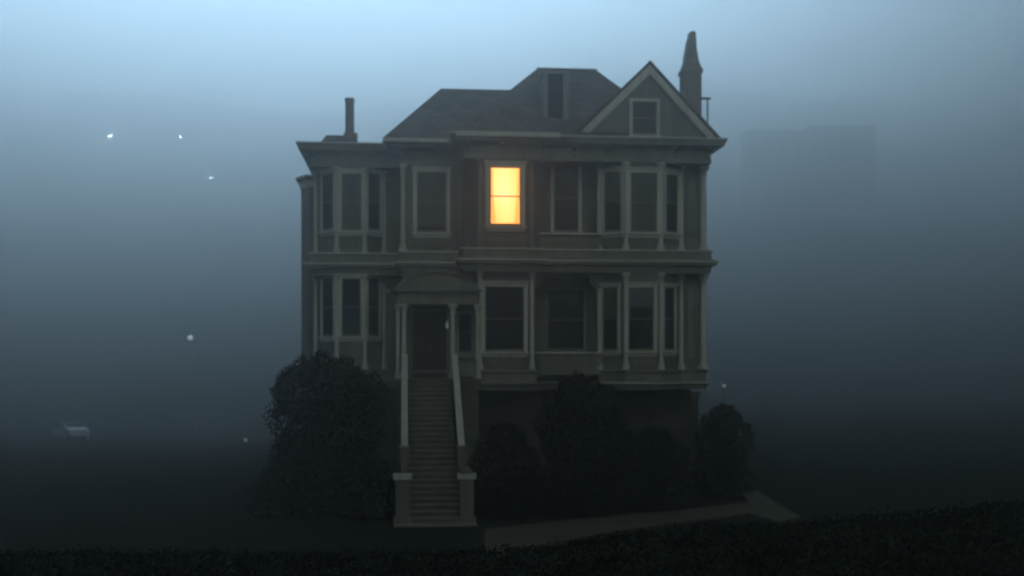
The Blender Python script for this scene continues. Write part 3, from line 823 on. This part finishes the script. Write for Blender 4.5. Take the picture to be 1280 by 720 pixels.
# ================================================================== STREET LAMPS
def find(px, py, pole, d0, d1=900):
    d = d0
    while d < d1:
        p = W(px, py, d)
        if p.z <= terr(p.x, p.y) + pole: return d, p
        d += .5
    return d1, W(px, py, d1)
lampg = {}
def lampmat(col, st):
    k = (col, st)
    if k not in lampg: lampg[k] = emit('lamp_glow', col, st)
    return lampg[k]
def lamp(px, py, pole, d0, r, col, st, label):
    d, p = find(px, py, pole, d0); g = terr(p.x, p.y); h = p.z - g
    if h < 1: h = pole
    t = thing('street_lamp' if pole >= 4 else 'garden_lantern', label, 'street lamp' if pole >= 4 else 'lantern', (p.x, p.y, g), 0, 'street lamps glowing in the fog' if pole >= 4 else 'dim post lanterns near the ground')
    bm = NB()
    if pole < 4: tube(bm, [(0, 0, -.4), (0, 0, h-r)], .04, .03)
    else: tube(bm, [(1.2, 0, -.5), (1.2, 0, h*.9), (1.0, 0, h+r*1.1), (.3, 0, h+r*1.25)], .07, .04)
    obj('pole', bm, M['darkmetal'], t)
    if pole >= 4:
        bm = NB(); prism(bm, [(-.35, -.2, h+r*1.2), (.4, -.2, h+r*1.2), (.4, .2, h+r*1.2), (-.35, .2, h+r*1.2)], (0, 0, .12)); obj('lamp_hood', bm, M['darkmetal'], t)
    bm = NB(); bmesh.ops.create_uvsphere(bm, u_segments=14, v_segments=10, radius=r, matrix=Matrix.Translation((0, 0, h))); obj('lamp_globe', bm, lampmat(col, st), t, smooth=True)
    print('LAMP', px, py, round(d), round(h, 1))
BL = (.72, .93, 1.0)
lamp(137, 170, 8, 300, 1.0, BL, 200, 'brightest bluish white street lamp high on the foggy hill at upper left')
lamp(225, 172, 8, 300, .75, BL, 90, 'small bluish white street lamp high on the foggy hill, right of the brightest lamp')
lamp(264, 222, 7, 250, .95, BL, 16, 'soft pale street lamp on the foggy hill, below the two highest lamps')
lamp(238, 422, 6, 110, .42, BL, .6, 'dim pale street lamp midway down the foggy slope on the left')
lamp(244, 530, 1.2, 45, .10, (.6,.55,.5), .16, 'faint greyish lantern low on the left, right of the parked car')
lamp(307, 550, 1.2, 38, .09, (.5,.6,.55), .16, 'faint post lantern low on the left, nearest to the round bush')
lamp(905, 482, 3.6, 85, .14, (.6,.6,.5), .2, 'faint post lantern just right of the house corner above the dark shrub')

# ================================================================== PARKED CAR
def car(px, py, d, yaw, label):
    p = W(px, py, d); g = terr(p.x, p.y)
    t = thing('parked_car', label, 'car', (p.x, p.y, g), yaw)
    L, Wd = 4.2, 1.74
    prof = [(-2.1,.45),(-2.08,.75),(-1.95,.95),(-1.35,1.02),(-.75,1.40),(.35,1.45),(1.05,1.05),(1.85,.92),(2.08,.75),(2.1,.4),(1.7,.28),(-1.7,.28)]
    bm = NB()
    secs = [(-1.0,.94),(-.88,1.0),(-.5,1.0),(.5,1.0),(.88,1.0),(1.0,.94)]
    rows = []
    for s, k in secs:
        row = []
        for x, z in prof:
            inset = .82 if z > 1.1 else 1.0
            row.append(bm.verts.new((x*(k if z < 1.1 else 1), s*Wd/2*inset, z)))
        rows.append(row)
    for a, b in zip(rows, rows[1:]):
        for i in range(len(prof)): j = (i+1) % len(prof); bm.faces.new((a[i], a[j], b[j], b[i]))
    bm.faces.new(rows[0][::-1]); bm.faces.new(rows[-1])
    obj('body', bm, M['car'], t)
    bm = NB()
    poly(bm, [(.40,-.62,1.425),(.40,.62,1.425),(1.0,.74,1.10),(1.0,-.74,1.10)]); bmesh.ops.translate(bm, verts=bm.verts, vec=(.03,0,.02)); obj('windscreen', bm, M['glass'], t)
    for s in (-1, 1):
        bm = NB(); poly(bm, [(-1.1,s*.80,1.08),(.85,s*.80,1.08),(.3,s*.745,1.36),(-.7,s*.745,1.36)]); bmesh.ops.translate(bm, verts=bm.verts, vec=(0,s*.05,0)); obj('side_window', bm, M['glass'], t)
        bm = NB(); bx(bm, 2.02, 2.09, s*.62-.16, s*.62+.16, .62, .76); obj('headlight', bm, M['chrome'], t)
        for x in (-1.3, 1.3):
            bm = NB(); m4 = Matrix.Translation((x, s*.80, .31)) @ Matrix.Rotation(R(90), 4, 'X')
            bmesh.ops.create_cone(bm, cap_ends=True, segments=20, radius1=.31, radius2=.31, depth=.2, matrix=m4)
            wh = obj('wheel', bm, M['rubber'], t)
            bm = NB(); m4 = Matrix.Translation((x, s*.83, .31)) @ Matrix.Rotation(R(90), 4, 'X')
            bmesh.ops.create_cone(bm, cap_ends=True, segments=14, radius1=.19, radius2=.19, depth=.2, matrix=m4); obj('rim', bm, M['chrome'], wh)
    return t
car(88, 560, 100, R(-48), 'pale silver car parked on the dark slope at lower left')

# ================================================================== FAR BUILDING
def block(x0px, x1px, ytop, d, label, nfl, nw):
    a, b = W(x0px, ytop, d), W(x1px, ytop, d); g = min(terr(a.x, a.y), terr(b.x, b.y)) - 3
    w_ = b.x - a.x; h = a.z - g
    t = thing('apartment_block', label, 'building', (a.x, a.y, g))
    bm = NB(); bx(bm, 0, w_, 0, 14, 0, h-1); obj('wall', bm, M['block'], t)
    bm = NB(); bx(bm, -.4, w_+.4, -.4, 14.4, h-1, h); obj('parapet', bm, M['trimdark'], t)
    o0 = None
    for j in range(nfl):
        for i in range(nw):
            if o0 is None:
                bm = NB(); bx(bm, -.7, .7, -.08, .05, -.9, .9); o0 = o = obj('window', bm, M['glass'], t)
            else: o = o0.copy(); C.objects.link(o); o.parent = t
            o.location = (w_*(i+.5)/nw, -.02, h-3.2-3.3*j)
    return t
block(1012, 1094, 157, 450, 'faint broad apartment block on the foggy hill, far right of the tall chimney', 4, 5)
block(935, 1006, 163, 440, 'faint lower apartment block between the gable and the broad foggy block', 4, 4)

# ================================================================== HOUSES ACROSS THE STREET (unseen, added behind the viewpoint to shade the street and the foot of the house)
for i, (x0, w_, h_, lab) in enumerate(((-44, 21, 12.5, 'plain gabled house, unseen, added across the street for shade, leftmost of the row'), (-22.5, 21, 14, 'taller gabled house, unseen, added across the street for shade, facing the stairs'), (-1, 22, 13, 'plain gabled house, unseen, added across the street for shade, opposite the right bays'), (21.5, 23, 14.5, 'tallest gabled house, unseen, added across the street for shade, right end of the row'))):
    y0 = -50; g = terr(x0+w_/2, y0)-1
    t = thing('added_shade_house', lab, 'house', (x0, y0-12, g), 0, 'unseen houses added for shade')
    bm = NB(); bx(bm, 0, w_, 0, 12, 0, h_); obj('wall', bm, M['siding'], t)
    bm = NB(); prism(bm, [(-.4, -.4, h_), (w_+.4, -.4, h_), (w_/2, -.4, h_+4.5)], (0, 12.8, 0)); obj('roof', bm, M['roof'], t)
    for j in range(3):
        for k in range(5):
            bm = NB(); u = w_*(k+.5)/5; bx(bm, u-.6, u+.6, 11.95, 12.06, 2.2+3.4*j, 4.1+3.4*j); obj('window', bm, M['glass'], t)
    bm = NB(); bx(bm, w_*.4-.5, w_*.4+.5, 11.95, 12.08, .9, 2.0+.9); obj('door', bm, M['door'], t)
